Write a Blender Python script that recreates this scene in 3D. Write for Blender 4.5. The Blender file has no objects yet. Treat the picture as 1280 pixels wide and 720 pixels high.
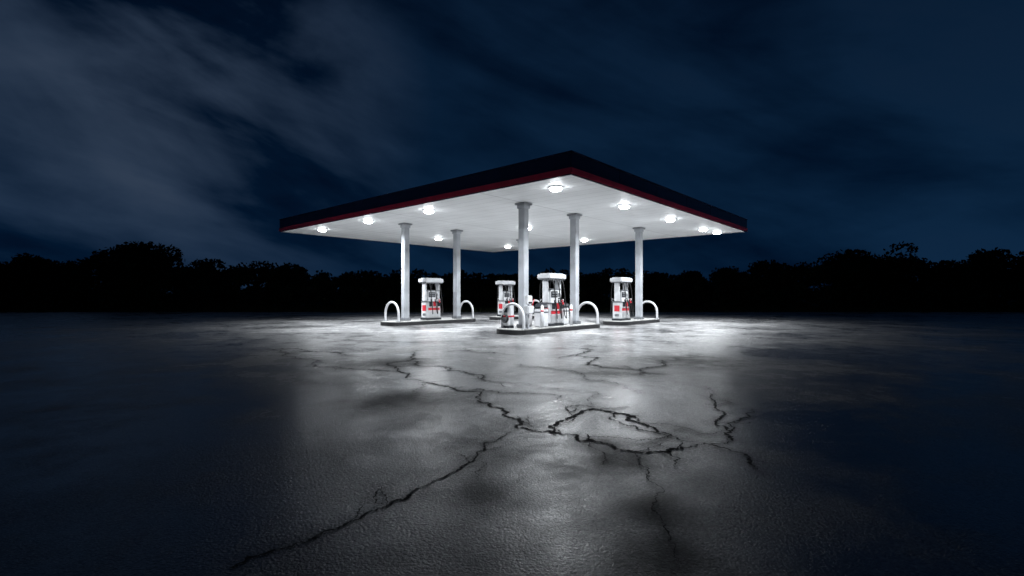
import bpy, bmesh, math, random
import numpy as np
from mathutils import Vector, Matrix
random.seed(7); np.random.seed(7)
S=bpy.context.scene
S.view_settings.view_transform='Standard'; S.view_settings.look='None'; S.view_settings.exposure=0
ANG=math.atan2(0.751,0.66)
ca,sa=math.cos(ANG),math.sin(ANG)
N=(1.78,14.7)
HC=5.1; CH=1.45
def W(b,a,z=0.0):
    return Vector((N[0]+b*ca-a*sa, N[1]+b*sa+a*ca, z))
# ---------------------------------------------------------------- materials
def mat(name,col,rough=0.5,metal=0.0,noise=0.0,nscale=6.0,bump=0.0,bscale=40.0,spec=0.5,emit=None,es=0.0):
    m=bpy.data.materials.new(name); m.use_nodes=True
    nt=m.node_tree; p=nt.nodes['Principled BSDF']
    p.inputs['Roughness'].default_value=rough; p.inputs['Metallic'].default_value=metal
    p.inputs['Specular IOR Level'].default_value=spec
    p.inputs['Base Color'].default_value=(*col,1)
    tc=nt.nodes.new('ShaderNodeTexCoord')
    if noise>0:
        n=nt.nodes.new('ShaderNodeTexNoise'); n.inputs['Scale'].default_value=nscale; n.inputs['Detail'].default_value=6
        nt.links.new(tc.outputs['Object'],n.inputs['Vector'])
        r=nt.nodes.new('ShaderNodeValToRGB')
        r.color_ramp.elements[0].position=0.3; r.color_ramp.elements[1].position=0.7
        r.color_ramp.elements[0].color=(*[c*(1-noise) for c in col],1)
        r.color_ramp.elements[1].color=(*[min(1,c*(1+noise*0.4)) for c in col],1)
        nt.links.new(n.outputs['Fac'],r.inputs['Fac']); nt.links.new(r.outputs['Color'],p.inputs['Base Color'])
    if bump>0:
        n=nt.nodes.new('ShaderNodeTexNoise'); n.inputs['Scale'].default_value=bscale; n.inputs['Detail'].default_value=4
        nt.links.new(tc.outputs['Object'],n.inputs['Vector'])
        b=nt.nodes.new('ShaderNodeBump'); b.inputs['Strength'].default_value=bump; b.inputs['Distance'].default_value=0.01
        nt.links.new(n.outputs['Fac'],b.inputs['Height']); nt.links.new(b.outputs['Normal'],p.inputs['Normal'])
    if emit:
        p.inputs['Emission Color'].default_value=(*emit,1); p.inputs['Emission Strength'].default_value=es
    return m
M_white=mat('white_paint',(0.64,0.65,0.67),0.4,noise=0.25,nscale=2.5)
M_col=mat('column_paint',(0.42,0.44,0.47),0.45,noise=0.3,nscale=1.3)
M_ceil=mat('soffit_panels',(0.8,0.81,0.82),0.5,noise=0.12,nscale=0.5)
M_navy=mat('navy_fascia',(0.016,0.02,0.06),0.35,noise=0.3,nscale=1.0)
M_red=mat('red_band',(0.8,0.045,0.09),0.4,noise=0.2,nscale=2)
M_redp=mat('red_plastic',(0.55,0.03,0.045),0.35)
M_black=mat('black_rubber',(0.012,0.012,0.013),0.5)
M_dark=mat('dark_panel',(0.03,0.033,0.04),0.25)
M_grey=mat('grey_metal',(0.3,0.31,0.33),0.35,metal=0.7,noise=0.2)
M_steel=mat('brushed_steel',(0.7,0.71,0.73),0.3,metal=0.6,noise=0.15)
M_conc=mat('island_concrete',(0.38,0.38,0.37),0.7,noise=0.5,nscale=3,bump=0.5)
M_kerb=mat('kerb_black_paint',(0.014,0.014,0.016),0.55,noise=0.4,nscale=4,bump=0.4)
M_lamp=mat('lamp_lens',(0.9,0.9,0.9),0.3,emit=(0.93,0.97,1.0),es=60)
M_bark=mat('bark',(0.04,0.03,0.022),0.9,noise=0.4,nscale=5)
M_crack=mat('crack_fill',(0.007,0.007,0.008),0.85,spec=0.15,noise=0.3,nscale=8)
M_roof=mat('roof_membrane',(0.12,0.12,0.13),0.8,noise=0.3,nscale=1)

def add_seams(m,axis,period,width):
    nt=m.node_tree; p=nt.nodes['Principled BSDF']
    tc=nt.nodes.new('ShaderNodeTexCoord'); sx=nt.nodes.new('ShaderNodeSeparateXYZ')
    nt.links.new(tc.outputs['Object'],sx.inputs[0])
    d=nt.nodes.new('ShaderNodeMath'); d.operation='PINGPONG'; d.inputs[1].default_value=period/2
    nt.links.new(sx.outputs[axis],d.inputs[0])
    mr=nt.nodes.new('ShaderNodeMapRange'); mr.inputs[1].default_value=0; mr.inputs[2].default_value=width
    mr.inputs[3].default_value=0.45; mr.inputs[4].default_value=1.0
    nt.links.new(d.outputs[0],mr.inputs[0])
    src=p.inputs['Base Color'].links[0].from_socket
    mx=nt.nodes.new('ShaderNodeMix'); mx.data_type='RGBA'; mx.blend_type='MULTIPLY'; mx.inputs[0].default_value=1
    nt.links.new(src,mx.inputs[6]); nt.links.new(mr.outputs[0],mx.inputs[7])
    nt.links.new(mx.outputs[2],p.inputs['Base Color'])
add_seams(M_ceil,0,0.6,0.015)
add_seams(M_ceil,1,6.0,0.035)

# ---------------------------------------------------------------- helpers
def link(o): S.collection.objects.link(o); return o
def empty(name,loc,rot=0.0):
    e=bpy.data.objects.new(name,None); e.location=loc; e.rotation_euler=(0,0,rot); e.empty_display_size=0.2
    return link(e)
def fin(name,bm,m,parent=None,loc=(0,0,0),rot=(0,0,0),smooth=False):
    me=bpy.data.meshes.new(name); bm.to_mesh(me); bm.free()
    me.materials.append(m)
    if smooth:
        for p in me.polygons: p.use_smooth=True
    o=bpy.data.objects.new(name,me); o.location=loc; o.rotation_euler=rot
    if parent: o.parent=parent
    return link(o)
def box(name,size,loc,m,parent=None,bev=0.01,rot=(0,0,0),taper=None):
    bm=bmesh.new(); bmesh.ops.create_cube(bm,size=1)
    for v in bm.verts:
        v.co=Vector((v.co.x*size[0],v.co.y*size[1],v.co.z*size[2]))
        if taper and v.co.z>0: v.co.x*=taper[0]; v.co.y*=taper[1]
    if bev>0: bmesh.ops.bevel(bm,geom=bm.edges[:],offset=bev,segments=2,affect='EDGES')
    return fin(name,bm,m,parent,loc,rot)
def cyl(name,r,h,loc,m,parent=None,seg=24,r2=None,rot=(0,0,0)):
    bm=bmesh.new(); bmesh.ops.create_cone(bm,cap_ends=True,segments=seg,radius1=r,radius2=r if r2 is None else r2,depth=h)
    o=fin(name,bm,m,parent,loc,rot)
    for p in o.data.polygons:
        if len(p.vertices)==4: p.use_smooth=True
    return o
def tube(name,pts,r,m,parent=None,seg=10,smoothcurve=True):
    bm=bmesh.new(); pts=[Vector(p) for p in pts]; rings=[]
    if smoothcurve:
        for _ in range(2):
            q=[pts[0]]
            for i in range(len(pts)-1):
                q+= [pts[i]*0.75+pts[i+1]*0.25, pts[i]*0.25+pts[i+1]*0.75]
            q.append(pts[-1]); pts=q
    prev=None
    for i,p in enumerate(pts):
        t=(pts[min(i+1,len(pts)-1)]-pts[max(i-1,0)]).normalized()
        if prev is None:
            u=t.orthogonal().normalized()
        else:
            u=(prev-t*prev.dot(t)).normalized()
        prev=u; v=t.cross(u)
        rings.append([bm.verts.new(p+(u*math.cos(2*math.pi*k/seg)+v*math.sin(2*math.pi*k/seg))*r) for k in range(seg)])
    for i in range(len(rings)-1):
        for k in range(seg):
            bm.faces.new((rings[i][k],rings[i][(k+1)%seg],rings[i+1][(k+1)%seg],rings[i+1][k]))
    bm.faces.new(rings[0][::-1]); bm.faces.new(rings[-1])
    return fin(name,bm,m,parent,smooth=True)

# ---------------------------------------------------------------- canopy
LB,LA,FH=17.6,20.0,0.72
can=empty('gas_station_canopy',W(0,0),ANG)
box('soffit',(LB-0.1,LA-0.1,0.06),(LB/2,LA/2,HC+0.03+0.02),M_ceil,can,0)
box('roof_deck',(LB-0.1,LA-0.1,0.1),(LB/2,LA/2,HC+0.55),M_roof,can,0)
def fascia(nm,z0,z1,out,m):
    t=0.06
    zc=(z0+z1)/2; h=z1-z0
    box(nm+'_front',(LB+2*out,t,h),(LB/2,-out+t/2,zc),m,can,0.004)
    box(nm+'_back',(LB+2*out,t,h),(LB/2,LA+out-t/2,zc),m,can,0.004)
    box(nm+'_left',(t,LA+2*out-2*t-0.004,h),(-out+t/2,LA/2,zc),m,can,0.004)
    box(nm+'_right',(t,LA+2*out-2*t-0.004,h),(LB+out-t/2,LA/2,zc),m,can,0.004)
fascia('fascia_lip',HC,HC+0.04,0.005,M_navy)
fascia('fascia_red_band',HC+0.043,HC+0.22,0.025,M_red)
fascia('fascia_navy',HC+0.223,HC+FH-0.04,0.0,M_navy)
fascia('fascia_cap',HC+FH-0.038,HC+FH,0.03,M_navy)
for k in range(1,6):
    box('fascia_joint',(0.012,0.006,0.44),(LB*k/6,-0.005,HC+0.45),M_black,can,0)
    box('fascia_joint',(0.006,0.012,0.44),(-0.005,LA*k/6,HC+0.45),M_black,can,0)
cols=[(2.6,4.05),(6.1,4.0),(12.0,3.85),(2.8,12.0),(6.2,11.9),(12.0,12.1)]
for b,a in cols:
    box('column',(0.3,0.3,HC-0.2),(b,a,0.2+(HC-0.2)/2),M_col,can,0.02)
    box('column_collar',(0.5,0.5,0.07),(b,a,HC-0.035),M_grey,can,0.008)
    box('column_cap',(0.37,0.37,0.14),(b,a,HC-0.14),M_col,can,0.01)
    box('column_base',(0.42,0.42,0.14),(b,a,0.27),M_grey,can,0.02)
lamps=[(1.15,1.41),(5.66,1.3),(10.25,1.35),(14.8,1.45),(16.5,1.3),(1.14,8.1),(1.05,12.6),(1.1,17.2),
       (14.8,9.1),(14.6,15.6),(8.0,15.6),(8.0,8.3)]
POW=400
def lampfix(b,a):
    cyl('lamp_housing',0.25,0.04,(b,a,HC-0.005),M_steel,can,32)
    cyl('lamp_lens',0.17,0.07,(b,a,HC-0.062),M_lamp,can,32,r2=0.21)
    l=bpy.data.lights.new('canopy_downlight','AREA'); l.shape='DISK'; l.size=0.4; l.energy=POW; l.color=(0.92,0.965,1.0)
    l.spread=math.radians(148)
    o=bpy.data.objects.new('canopy_downlight',l); o.location=(b,a,HC-0.105); o.parent=can; link(o)
for i,(b,a) in enumerate(lamps):
    lampfix(b,a)

# ---------------------------------------------------------------- islands
def island(b0,b1,ac,w=1.4):
    L=b1-b0; e=empty('pump_island',W((b0+b1)/2,ac),ANG)
    def slab(nm,ins,z0,z1,m):
        bm=bmesh.new(); pts=[]
        hl=L/2-ins; hw=w/2-ins
        rr=0.55-ins
        for cx,cy,s in ((hl-rr,hw-rr,0),(-hl+rr,hw-rr,1),(-hl+rr,-hw+rr,2),(hl-rr,-hw+rr,3)):
            for k in range(9):
                t=math.pi/2*(s+k/8); pts.append((cx+rr*math.cos(t),cy+rr*math.sin(t)))
        lo=[bm.verts.new((x,y,z0)) for x,y in pts]; hi=[bm.verts.new((x,y,z1)) for x,y in pts]
        n=len(pts)
        for i in range(n): bm.faces.new((lo[i],lo[(i+1)%n],hi[(i+1)%n],hi[i]))
        bm.faces.new(hi); bm.faces.new(lo[::-1])
        ed=[x for x in bm.edges if x.verts[0].co.z==z1 and x.verts[1].co.z==z1]
        bmesh.ops.bevel(bm,geom=ed,offset=0.02,segments=2,affect='EDGES')
        fin(nm,bm,m,e)
    slab('kerb',0.0,-0.02,0.17,M_kerb)
    slab('top',0.015,0.1,0.2,M_conc)
    return e
island(1.4,7.5,4.0)
island(1.55,7.4,12.0)
island(9.3,13.8,4.0)
island(9.3,13.8,12.0)

def hoop(b,a,w=1.25,h=0.95):
    e=empty('guard_hoop',W(b,a,0.2),ANG)
    pts=[(0,-w/2,-0.03),(0,-w/2,h*0.35)]
    for k in range(1,12):
        t=math.pi*k/12; pts.append((0,-w/2*math.cos(t),h*0.4+h*0.6*math.sin(t)))
    pts+=[(0,w/2,h*0.35),(0,w/2,-0.03)]
    tube('rail',pts,0.055,M_white,e,14)
    for s in (-1,1): cyl('foot_flange',0.12,0.025,(0,s*w/2,0.014),M_grey,e,20)
for b,a in ((1.9,4.0),(7.15,4.0),(2.0,12.0),(7.0,12.0),(13.35,4.0),(13.35,12.0)): hoop(b,a,1.1)

def pump(b,a):
    e=empty('fuel_pump',W(b,a,0.2),ANG)
    box('plinth',(0.98,0.56,0.1),(0,0,0.05),M_dark,e)
    box('lower_cabinet',(0.9,0.5,0.82),(0,0,0.512),M_white,e,0.025)
    box('upper_cabinet',(0.66,0.38,0.58),(0,0,1.224),M_white,e,0.02)
    box('top_shelf',(0.86,0.4,0.04),(0,0,1.54),M_grey,e,0.008)
    box('shoulder',(0.92,0.52,0.05),(0,0,0.95),M_grey,e,0.01)
    for s in (-1,1):
        box('upright',(0.08,0.28,0.98),(s*0.44,0,1.47),M_white,e,0.015)
        box('side_red_panel',(0.012,0.3,0.3),(s*0.457,0,0.62),M_redp,e,0.003)
        box('side_vent',(0.012,0.24,0.12),(s*0.457,0,0.28),M_grey,e,0.003)
        y=s*0.255
        box('door_panel',(0.78,0.012,0.3),(0,y,0.31),M_steel,e,0.003)
        box('red_graphic',(0.78,0.012,0.13),(0,y,0.57),M_redp,e,0.003)
        yy=s*0.194
        box('display_bezel',(0.44,0.02,0.26),(-0.08,yy,1.32),M_dark,e,0.005)
        box('display_glass',(0.34,0.008,0.09),(-0.08,yy+s*0.014,1.38),M_grey,e,0.002)
        box('display_glass',(0.34,0.008,0.06),(-0.08,yy+s*0.014,1.26),M_grey,e,0.002)
        box('keypad',(0.12,0.02,0.16),(0.24,yy,1.3),M_grey,e,0.004)
        box('card_slot',(0.12,0.03,0.05),(0.24,yy,1.14),M_black,e,0.004)
        for k,x in enumerate((-0.27,0.0,0.27)):
            box('nozzle_boot',(0.13,0.1,0.24),(x,s*0.3,0.83),M_dark if k!=1 else M_redp,e,0.012)
            box('nozzle_grip',(0.045,0.07,0.2),(x,s*0.37,0.98),M_redp if k==2 else M_black,e,0.012,rot=(s*0.35,0,0))
            tube('nozzle_spout',[(x,s*0.34,0.98),(x,s*0.42,1.05),(x,s*0.4,1.12),(x,s*0.33,1.08)],0.016,M_steel,e,8)
            x2=x*1.25
            tube('hose',[(x2,s*0.27,1.95),(x2,s*0.36,1.75),(x2+0.05,s*0.42,1.1),(x2+0.09,s*0.46,0.45),(x2+0.06,s*0.48,0.28),(x+0.02,s*0.46,0.42),(x,s*0.41,0.9)],0.02,M_black,e,8)
    box('header',(1.2,0.66,0.2),(0,0,2.06),M_white,e,0.03)
    box('header_trim',(1.12,0.58,0.04),(0,0,1.945),M_grey,e,0.008)
    box('header_cap',(1.0,0.5,0.04),(0,0,2.175),M_white,e,0.012)
    return e
pump(4.4,4.0); pump(4.45,12.0); pump(10.35,4.0); pump(10.35,12.0)

def trash(b,a):
    e=empty('trash_can',W(b,a,0.2),ANG)
    box('body',(0.42,0.42,0.72),(0,0,0.38),M_white,e,0.03)
    box('lid',(0.46,0.46,0.2),(0,0,0.86),M_dark,e,0.04,taper=(0.75,0.75))
    box('flap',(0.28,0.02,0.1),(0,-0.222,0.85),M_grey,e,0.004)
    box('band',(0.43,0.43,0.06),(0,0,0.6),M_grey,e,0.004)
def washer(b,a):
    e=empty('windshield_washer_station',W(b,a,0.2),ANG)
    cyl('post',0.035,0.95,(0,0,0.475),M_steel,e)
    box('bucket',(0.34,0.26,0.3),(0,0,0.72),M_white,e,0.03,taper=(1.15,1.15))
    box('towel_dispenser',(0.3,0.18,0.34),(0,0,1.1),M_white,e,0.03)
    box('towel_slot',(0.2,0.01,0.06),(0,-0.095,1.0),M_black,e,0.002)
    tube('squeegee_handle',[(0.08,-0.08,0.7),(0.14,-0.16,1.12)],0.012,M_redp,e,8,False)
    cyl('base',0.16,0.03,(0,0,0.015),M_grey,e)
def exting(b,a):
    e=empty('fire_extinguisher',W(b,a,0.2),ANG)
    cyl('tank',0.085,0.45,(0,0,0.225),M_redp,e); cyl('shoulder',0.085,0.08,(0,0,0.49),M_redp,e,r2=0.03)
    box('valve',(0.05,0.1,0.06),(0,0,0.56),M_steel,e,0.005); box('handle',(0.02,0.16,0.02),(0,-0.04,0.61),M_black,e,0.004)
    tube('hose',[(0,0.05,0.56),(0,0.13,0.5),(0,0.12,0.2)],0.01,M_black,e,8)
trash(3.35,3.75); washer(2.3,3.55); exting(3.0,4.3)
trash(5.3,4.1)
def airunit(b,a):
    e=empty('air_and_water_unit',W(b,a,0.2),ANG)
    box('pedestal',(0.3,0.3,0.1),(0,0,0.05),M_dark,e)
    box('cabinet',(0.34,0.3,0.85),(0,0,0.52),M_white,e,0.03)
    box('panel',(0.008,0.2,0.2),(-0.173,0,0.72),M_dark,e,0.002)
    box('red_stripe',(0.35,0.31,0.06),(0,0,0.46),M_redp,e,0.003)
    for k in range(3):
        r=0.17-0.01*k
        tube('hose_coil',[(-0.2-0.03*k,r*math.cos(t*math.pi/6),0.38+r*math.sin(t*math.pi/6)) for t in range(13)],0.014,M_black,e,8)
airunit(2.05,4.35)
def bollard(b,a):
    e=empty('bollard',W(b,a,0.2),ANG)
    cyl('post',0.06,0.85,(0,0,0.425),M_white,e); cyl('dome',0.06,0.05,(0,0,0.875),M_white,e,r2=0.03)
    cyl('red_ring',0.063,0.07,(0,0,0.66),M_redp,e)
for q in ((3.6,4.5),(5.1,3.5),(3.1,3.5)): bollard(*q)

# ---------------------------------------------------------------- cracks (world-space polylines on the lot)
def G(px,py):
    d=887.0/(py-370); return np.array([(px-640)*d/612, d])
crk=[
 (0.03,[(290,712),(330,694),(370,680),(410,665),(450,650),(480,635),(512,620),(540,603),(570,590),(590,578),(605,562),(622,550),(645,535)]),
 (0.034,[(645,535),(628,519),(612,508),(600,500),(570,488),(545,481),(530,478),(507,473)]),
 (0.026,[(507,473),(498,462),(515,450),(522,438)]),
 (0.055,[(645,535),(672,540),(700,543),(722,549),(745,553),(768,561),(790,565),(815,566),(840,562),(862,560),(880,555),(900,556),(915,552)]),
 (0.05,[(690,541),(708,526),(725,517),(745,512),(770,517),(784,526),(800,530),(822,541),(845,547),(880,555)]),
 (0.026,[(770,517),(776,530),(810,540),(835,548),(860,548)]),
 (0.034,[(915,552),(912,540),(900,525),(894,510),(890,500),(888,490)]),
 (0.026,[(912,540),(925,524),(940,512)]),
 (0.036,[(880,555),(905,561),(925,567),(938,578),(952,592)]),
 (0.018,[(700,543),(704,530),(714,516),(708,505)]),
 (0.018,[(714,516),(735,508),(760,512)]),
 (0.026,[(570,488),(600,487),(640,492),(670,493),(700,497),(714,504)]),
 (0.028,[(520,452),(548,458),(580,465),(605,472),(640,480),(650,483)]),
 (0.022,[(345,437),(368,448),(390,455),(430,461),(470,463),(500,466)]),
 (0.02,[(350,436),(380,440),(420,441),(445,446)]),
 (0.014,[(790,565),(800,582),(812,604),(820,628),(830,655),(836,680),(846,716)]),
 (0.014,[(740,553),(756,572),(748,588)]),
 (0.016,[(840,562),(850,575),(846,588)]),
 (0.03,[(716,444),(740,452),(762,460),(800,463),(832,457),(846,447)]),
 (0.024,[(700,448),(730,441),(745,433)]),
 (0.02,[(780,458),(800,468),(825,468)]),
 (0.018,[(560,440),(590,438),(640,444)]),
 (0.011,[(590,578),(600,590),(596,604)]),
 (0.013,[(888,490),(880,484)]),(0.013,[(894,510),(906,500)]),
 (0.011,[(480,635),(470,622),(476,610)]),
 (0.014,[(722,549),(760,548),(790,552),(820,553),(845,547)]),
 (0.013,[(808,535),(830,532),(858,538),(890,545),(912,540)]),
 (0.014,[(640,480),(672,484),(706,488),(740,498),(745,512)]),
 (0.016,[(650,456),(690,462),(730,470),(770,480),(800,492)]),
 (0.011,[(530,478),(522,492),(530,504)]),
 (0.011,[(672,540),(660,528),(664,516)]),
]
samples=[]
bm=bmesh.new()
def densify(P,amp,it=4):
    P=[np.array(p) for p in P]
    for k in range(it):
        Q=[P[0]]
        for i in range(len(P)-1):
            m=(P[i]+P[i+1])/2; dv=P[i+1]-P[i]; L=np.linalg.norm(dv)
            if L>0.025:
                n=np.array([-dv[1],dv[0]])/L
                m=m+n*np.random.normal(0,amp*L)+dv*np.random.uniform(-0.12,0.12)
                Q.append(m)
            Q.append(P[i+1])
        P=Q
    return P
def strip(P,w,taper=True,z=0.008):
    n=len(P); L=[];R=[]; ww=w
    for i in range(n):
        t=P[min(i+1,n-1)]-P[max(i-1,0)]; t=t/(np.linalg.norm(t)+1e-9); nn=np.array([-t[1],t[0]])
        f=i/(n-1); tp=min(1,0.15+ (1-f)*3) if taper else 1
        ww=ww*0.8+0.2*w*np.random.uniform(0.0,2.0)
        w1=ww*tp*np.random.uniform(0.05,0.6)
        w2=ww*tp*np.random.uniform(0.05,0.6)
        if np.random.rand()<0.05: w1*=2.2
        a=P[i]+nn*w1; b=P[i]-nn*w2
        L.append(bm.verts.new((a[0],a[1],z))); R.append(bm.verts.new((b[0],b[1],z)))
    for i in range(n-1):
        try: bm.faces.new((R[i],R[i+1],L[i+1],L[i]))
        except: pass
zz=0.008
for w,pl in crk:
    P=densify([G(*p) for p in pl],0.15,5)
    dm=np.mean([q[1] for q in P]); w=w*max(1.0,(dm/5.0)**1.1)
    zz+=0.0003
    strip(P,w,z=zz)
    for p in P: samples.append((p[0],p[1],w))
    nb=max(1,len(P)//36)
    for _ in range(nb):
        i=np.random.randint(2,len(P)-2); t=P[i+1]-P[i-1]; ang=math.atan2(t[1],t[0])+random.choice((-1,1))*random.uniform(0.5,1.3)
        ln=random.uniform(0.12,0.5)*(1 if P[i][1]<8 else 1.6)
        Q=[P[i]]; 
        for s in range(3):
            ang+=random.uniform(-0.5,0.5); Q.append(Q[-1]+ln/3*np.array([math.cos(ang),math.sin(ang)]))
        zz+=0.0001
        strip(densify(Q,0.15,3),w*0.35,z=zz)
fin('pavement_cracks',bm,M_crack)
SA=np.array(samples)

# ---------------------------------------------------------------- parking lot
def axis(lo,f0,f1,hi,fine,coarse):
    a=list(np.arange(lo,f0,coarse))+list(np.arange(f0,f1,fine))+list(np.arange(f1,hi+coarse*0.5,coarse)); return np.array(a)
xs=axis(-45,-9,11,45,0.08,1.0); ys=axis(-12,1.9,15,44,0.08,1.0)
X,Y=np.meshgrid(xs,ys); nx,ny=len(xs),len(ys)
co=np.stack([X.ravel(),Y.ravel(),np.full(X.size,0.004)],1)
crackv=np.zeros(X.size)
fx,fy=co[:,0],co[:,1]
sel=np.where((fx>-9.1)&(fx<11.1)&(fy>1.8)&(fy<15.1))[0]
best=np.full(len(sel),1e9)
for s in range(0,len(SA),64):
    ch=SA[s:s+64]
    d=np.sqrt((fx[sel][:,None]-ch[None,:,0])**2+(fy[sel][:,None]-ch[None,:,1])**2)
    best=np.minimum(best,d.min(1))
crackv[sel]=np.exp(-(best/0.09)**1.3)
me=bpy.data.meshes.new('parking_lot')
idx=np.arange(nx*ny).reshape(ny,nx)
F=np.stack([idx[:-1,:-1].ravel(),idx[:-1,1:].ravel(),idx[1:,1:].ravel(),idx[1:,:-1].ravel()],1)
me.from_pydata(co.tolist(),[],F.tolist())
at=me.attributes.new('crack','FLOAT','POINT'); at.data.foreach_set('value',crackv.astype(np.float32))
lot=link(bpy.data.objects.new('parking_lot',me))
m=bpy.data.materials.new('wet_asphalt'); m.use_nodes=True; me.materials.append(m)
nt=m.node_tree; nd=nt.nodes; lk=nt.links.new; p=nd['Principled BSDF']
tc=nd.new('ShaderNodeTexCoord')
def noise(scale,detail=5,rough=0.55,vec=None,dist=0):
    n=nd.new('ShaderNodeTexNoise'); n.inputs['Scale'].default_value=scale; n.inputs['Detail'].default_value=detail
    n.inputs['Roughness'].default_value=rough; n.inputs['Distortion'].default_value=dist
    lk(vec or tc.outputs['Object'],n.inputs['Vector']); return n.outputs['Fac']
def mr(x,a,b,c,d):
    n=nd.new('ShaderNodeMapRange'); 
    for i,v in enumerate((a,b,c,d)): n.inputs[i+1].default_value=v
    lk(x,n.inputs[0]); return n.outputs[0]
def mth(op,x,y):
    n=nd.new('ShaderNodeMath'); n.operation=op
    for i,v in enumerate((x,y)):
        if isinstance(v,(int,float)): n.inputs[i].default_value=v
        else: lk(v,n.inputs[i])
    return n.outputs[0]
big=noise(0.3,5,0.6,dist=0.6); mid=noise(1.4,6,0.65); fine=noise(40,4,0.8)
mid2=noise(5.0,5,0.7)
vor=nd.new('ShaderNodeTexVoronoi'); vor.inputs['Scale'].default_value=60; lk(tc.outputs['Object'],vor.inputs['Vector'])
def near(pt,r0,r1):
    v=nd.new('ShaderNodeVectorMath'); v.operation='DISTANCE'; v.inputs[1].default_value=(pt[0],pt[1],0); lk(tc.outputs['Object'],v.inputs[0])
    dd=mth('ADD',v.outputs['Value'],mth('ADD',mr(mid,0.3,0.7,-r1*0.5,r1*0.5),mr(mid2,0.3,0.7,-r1*0.2,r1*0.2)))
    return mr(dd,r0,r1,1,0)
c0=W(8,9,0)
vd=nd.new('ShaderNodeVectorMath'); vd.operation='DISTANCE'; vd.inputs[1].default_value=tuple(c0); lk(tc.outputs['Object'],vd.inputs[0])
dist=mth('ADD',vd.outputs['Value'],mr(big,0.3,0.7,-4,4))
bounce_pale=mr(dist,7,18,1,0)  # asphalt colour paled under the canopy to throw lamp light onto the soffit
alb=mth('ADD',mr(bounce_pale,0,1,0.05,0.22),mr(mid,0.3,0.7,-0.015,0.015))
stone=mr(vor.outputs['Color'],0,1,0.05,2.2)
alb=mth('MULTIPLY',alb,stone)
alb=mth('MULTIPLY',alb,mr(fine,0.3,0.7,0.2,2.0))
alb=mth('MULTIPLY',alb,mr(big,0.35,0.65,0.65,1.25))
alb=mth('MULTIPLY',alb,mr(mid2,0.3,0.7,0.75,1.25))
att=nd.new('ShaderNodeAttribute'); att.attribute_name='crack'
alb=mth('MULTIPLY',alb,mr(att.outputs['Fac'],0,1,1,0.6))
st=None
for (px,py,r) in ((800,462,2.2),(828,450,1.8),(492,452,1.4),(820,640,0.4),(845,700,0.45),(745,556,0.35),(500,500,1.0),(770,575,0.4),(600,620,0.3)):
    g=G(px,py); s_=near(g,r*0.25,r); st=s_ if st is None else mth('MAXIMUM',st,s_)
alb=mth('MULTIPLY',alb,mr(st,0,1,1,0.3))
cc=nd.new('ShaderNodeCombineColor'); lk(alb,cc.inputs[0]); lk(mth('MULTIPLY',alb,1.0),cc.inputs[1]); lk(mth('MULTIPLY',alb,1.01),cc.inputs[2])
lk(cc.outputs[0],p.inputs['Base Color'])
wet=mth('ADD',mth('ADD',mth('MULTIPLY',big,0.55),mth('MULTIPLY',mid,0.3)),mth('MULTIPLY',mid2,0.15))
ro=mth('ADD',mth('ADD',mr(wet,0.44,0.58,0.28,0.5),mr(att.outputs['Fac'],0,1,0,0.2)),mr(st,0,1,0,0.25))
lk(ro,p.inputs['Roughness']); p.inputs['IOR'].default_value=1.5
h=mth('ADD',mth('MULTIPLY',vor.outputs['Distance'],-0.5),mth('MULTIPLY',fine,1.1))
b1=nd.new('ShaderNodeBump'); b1.inputs['Distance'].default_value=0.013; lk(mr(wet,0.44,0.58,0.45,0.85),b1.inputs['Strength']); lk(h,b1.inputs['Height'])
b2=nd.new('ShaderNodeBump'); b2.inputs['Strength'].default_value=0.35; b2.inputs['Distance'].default_value=0.012
lk(mth('ADD',mid2,mth('MULTIPLY',att.outputs['Fac'],-1.0)),b2.inputs['Height']); lk(b1.outputs['Normal'],b2.inputs['Normal'])
lk(b2.outputs['Normal'],p.inputs['Normal'])
b3=nd.new('ShaderNodeBump'); b3.inputs['Strength'].default_value=0.3; b3.inputs['Distance'].default_value=0.007; lk(h,b3.inputs['Height'])
lk(b3.outputs['Normal'],p.inputs['Coat Normal'])
lk(mth('MULTIPLY',mr(wet,0.45,0.57,1.0,0.25),mr(st,0,1,1,0.3)),p.inputs['Coat Weight']); lk(mr(wet,0.44,0.58,0.15,0.3),p.inputs['Coat Roughness']); p.inputs['Coat IOR'].default_value=1.4

# ground to horizon
M_ground=mat('dark_grass',(0.018,0.024,0.012),0.95,noise=0.5,nscale=0.8,bump=1.0,bscale=12,spec=0.05)
bm=bmesh.new(); bmesh.ops.create_grid(bm,x_segments=2,y_segments=2,size=900); fin('ground',bm,M_ground,loc=(0,0,-0.01))
gv=[];gf=[]
for i in range(26000):
    r=random.random()
    if r<0.7: x=random.uniform(-60,60); y=random.uniform(43.6,56)
    elif r<0.85: x=random.uniform(-60,-44.5); y=random.uniform(0,46)
    else: x=random.uniform(44.5,60); y=random.uniform(0,46)
    h_=random.uniform(0.12,0.5); t=random.uniform(0,6.28); w=0.05
    dx,dy=math.cos(t)*w,math.sin(t)*w; k=len(gv)
    gv+=[(x-dx,y-dy,-0.01),(x+dx,y+dy,-0.01),(x+random.uniform(-.1,.1),y+random.uniform(-.1,.1),h_)]; gf.append((k,k+1,k+2))
me=bpy.data.meshes.new('grass_verge'); me.from_pydata(gv,[],gf); me.materials.append(M_ground); link(bpy.data.objects.new('grass_verge',me))

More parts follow.
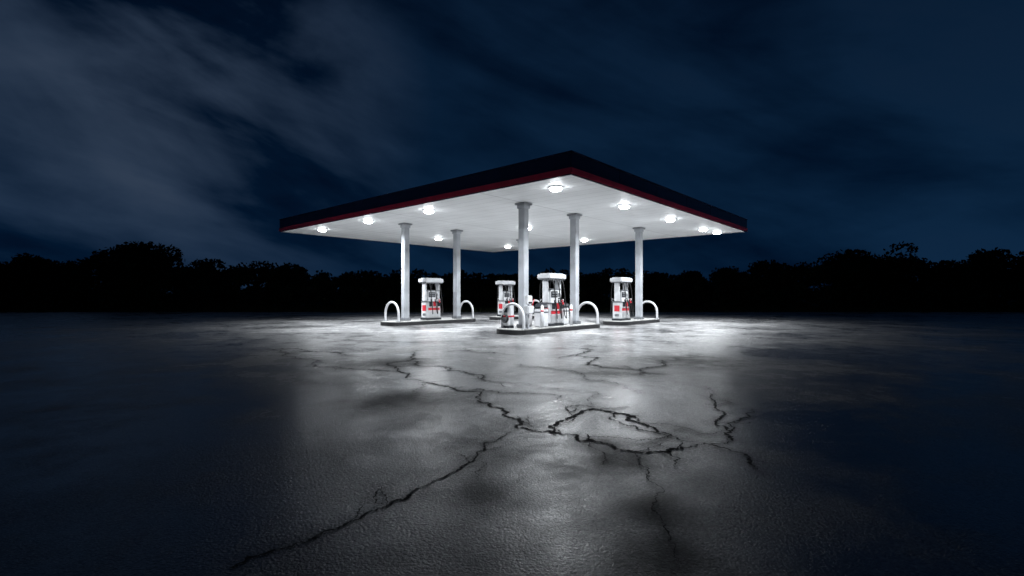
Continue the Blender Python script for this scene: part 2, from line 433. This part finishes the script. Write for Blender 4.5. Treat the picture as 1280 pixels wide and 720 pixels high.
# ---------------------------------------------------------------- distant tree line
M_leaf=mat('foliage',(0.02,0.028,0.014),0.9,noise=0.6,nscale=0.6,spec=0.05)
TX=[-900,-300,0,40,90,130,175,215,235,300,345,400,480,520,600,760,860,900,950,1030,1060,1110,1150,1165,1215,1230,1290,1600,2200]
TY=[302,306,310,311,328,308,300,307,326,321,325,335,338,334,335,336,338,326,325,324,309,301,308,325,328,312,309,305,302]
V=[];Fc=[];MI=[]
def quadcloud(c,r,n,s):
    d=np.random.normal(size=(n,3)); d/=np.linalg.norm(d,axis=1)[:,None]
    rad=np.random.uniform(0.3,1.0,n)**0.6
    P=np.array(c)+d*rad[:,None]*np.array(r)
    u=np.random.normal(size=(n,3)); u/=np.linalg.norm(u,axis=1)[:,None]
    v=np.cross(u,np.random.normal(size=(n,3))); v/=np.linalg.norm(v,axis=1)[:,None]
    ss=np.random.uniform(0.5,1.2,n)[:,None]*s
    k=len(V)
    q=np.stack([P-u*ss,P+v*ss*0.6,P+u*ss,P-v*ss*0.6],1).reshape(-1,3)
    V.extend(q.tolist())
    for i in range(n): Fc.append((k+4*i,k+4*i+1,k+4*i+2,k+4*i+3)); MI.append(0)
def limb(p0,p1,r0,r1):
    k=len(V); p0=Vector(p0);p1=Vector(p1); t=(p1-p0).normalized(); u=t.orthogonal().normalized(); v=t.cross(u)
    for p_,r in ((p0,r0),(p1,r1)):
        for i in range(6): V.append(tuple(p_+(u*math.cos(i*1.0472)+v*math.sin(i*1.0472))*r))
    for i in range(6): Fc.append((k+i,k+(i+1)%6,k+6+(i+1)%6,k+6+i)); MI.append(1)
def tree(x,y,h):
    cr=h*random.uniform(0.36,0.5)
    limb((x,y,-0.1),(x+random.uniform(-.3,.3),y,h*0.5),0.22,0.12)
    nl=random.randint(11,15)
    for i in range(nl):
        a=random.uniform(0,6.28); rr=cr*math.sqrt(random.random())*0.85
        zc=h*random.uniform(0.22,0.86); f=1-max(0,(zc/h-0.55))*1.1
        c=(x+math.cos(a)*rr*f,y+math.sin(a)*rr*f,zc)
        limb((x,y,h*random.uniform(.2,.45)),c,0.09,0.03)
        s=random.uniform(0.14,0.22)*h
        s=min(s,(h-zc)*1.05+0.2)
        quadcloud(c,(s*1.2,s*1.2,s*0.8),int(95*max(1,(s/1.15)**2)),0.28)
for row,(d,jit,st_,hs) in enumerate(((62,3,2.4,0.86),(70,3,2.4,1.0))):
    x=-150
    while x<150:
        x+=st_*random.uniform(0.7,1.3)
        y=d+random.uniform(-jit,jit)-abs(x)*0.12
        px=640+x/y*612
        top=np.interp(px,TX,TY)
        hh=CH+(370-top)*y/612
        hh*=hs*random.uniform(0.93,1.04)
        tree(x,y,hh)
x=-130
while x<130:
    x+=random.uniform(0.5,1.0); y=57+random.uniform(-1.5,1.5)-abs(x)*0.12
    hh=random.uniform(1.3,3.0)
    quadcloud((x,y,hh*0.45),(1.2,1.0,hh*0.6),80,0.3)
me=bpy.data.meshes.new('distant_tree_line'); me.from_pydata(V,[],Fc); me.materials.append(M_leaf); me.materials.append(M_bark)
me.polygons.foreach_set('material_index',MI); link(bpy.data.objects.new('distant_tree_line',me))

# ---------------------------------------------------------------- world: night sky
w=bpy.data.worlds.new('World'); S.world=w; w.use_nodes=True
nt=w.node_tree; nd=nt.nodes; lk=nt.links.new; bg=nd['Background']
tc=nd.new('ShaderNodeTexCoord'); sx=nd.new('ShaderNodeSeparateXYZ'); lk(tc.outputs['Generated'],sx.inputs[0])
zc=mth('MAXIMUM',sx.outputs[2],0.0)
az=mth('ARCTAN2',sx.outputs[0],sx.outputs[1])
el=mth('ARCSINE',sx.outputs[2],0)
cb=nd.new('ShaderNodeCombineXYZ'); lk(az,cb.inputs[0]); lk(el,cb.inputs[1])
def layer(rot,sx_,sy_,loc,scale,det,r,di):
    mp=nd.new('ShaderNodeMapping'); mp.vector_type='POINT'
    rt=nd.new('ShaderNodeVectorRotate'); rt.rotation_type='Z_AXIS'; rt.inputs['Angle'].default_value=math.radians(rot); lk(cb.outputs[0],rt.inputs['Vector'])
    mp.inputs['Scale'].default_value=(sx_,sy_,1); mp.inputs['Location'].default_value=loc; lk(rt.outputs[0],mp.inputs[0])
    return noise(scale,det,r,mp.outputs[0],di)
n1=layer(22,1.6,4.2,(0.3,0.7,0),1.0,6,0.5,0.6)
n2=layer(14,2.2,7.0,(4.3,1.7,0),1.6,6,0.55,0.4)
n3=layer(-12,1.3,4.0,(7.3,2.1,0),1.1,5,0.5,0.6)
cl=mth('ADD',mth('MULTIPLY',n1,0.55),mth('ADD',mth('MULTIPLY',n2,0.22),mth('MULTIPLY',n3,0.23)))
base=nd.new('ShaderNodeValToRGB'); lk(zc,base.inputs[0]); e=base.color_ramp.elements
e[0].position=0; e[0].color=(0.002,0.0145,0.043,1); e[1].position=0.6; e[1].color=(0.0006,0.0052,0.0175,1)
x=base.color_ramp.elements.new(0.22); x.color=(0.0014,0.011,0.033,1)
cr=nd.new('ShaderNodeValToRGB'); lk(cl,cr.inputs[0]); e=cr.color_ramp.elements
e[0].position=0.4; e[0].color=(0.32,0.38,0.44,1); e[1].position=0.56; e[1].color=(1.4,1.28,1.2,1)
mx=nd.new('ShaderNodeMix'); mx.data_type='RGBA'; mx.blend_type='MULTIPLY'; mx.inputs[0].default_value=1
lk(base.outputs[0],mx.inputs[6]); lk(cr.outputs[0],mx.inputs[7])
vd=nd.new('ShaderNodeVectorMath'); vd.operation='DISTANCE'; vd.inputs[1].default_value=Vector((-0.62,0.9,0.36)).normalized(); lk(tc.outputs['Generated'],vd.inputs[0])
side=mr(vd.outputs['Value'],0.05,0.42,0.85,0.05)
pale=mth('MULTIPLY',mr(cl,0.44,0.6,0,1),side)
m2=nd.new('ShaderNodeMix'); m2.data_type='RGBA'; lk(pale,m2.inputs[0]); lk(mx.outputs[2],m2.inputs[6]); m2.inputs[7].default_value=(0.042,0.062,0.1,1)
sky=nd.new('ShaderNodeTexSky'); sky.sky_type='NISHITA'; sky.sun_disc=False; sky.sun_elevation=math.radians(-4); sky.sun_rotation=math.radians(200)
m3=nd.new('ShaderNodeMix'); m3.data_type='RGBA'; m3.blend_type='ADD'; m3.inputs[0].default_value=0.01
lk(m2.outputs[2],m3.inputs[6]); lk(sky.outputs[0],m3.inputs[7])
lk(m3.outputs[2],bg.inputs['Color']); bg.inputs['Strength'].default_value=1.0

# ---------------------------------------------------------------- camera
cam=bpy.data.cameras.new('camera'); co_=link(bpy.data.objects.new('camera',cam))
cam.sensor_width=36; cam.lens=612/1280*36; cam.clip_end=3000; cam.clip_start=0.05
cam.shift_y=10/1280
co_.location=(0,0,CH); co_.rotation_euler=(math.radians(90),0,0)
S.camera=co_
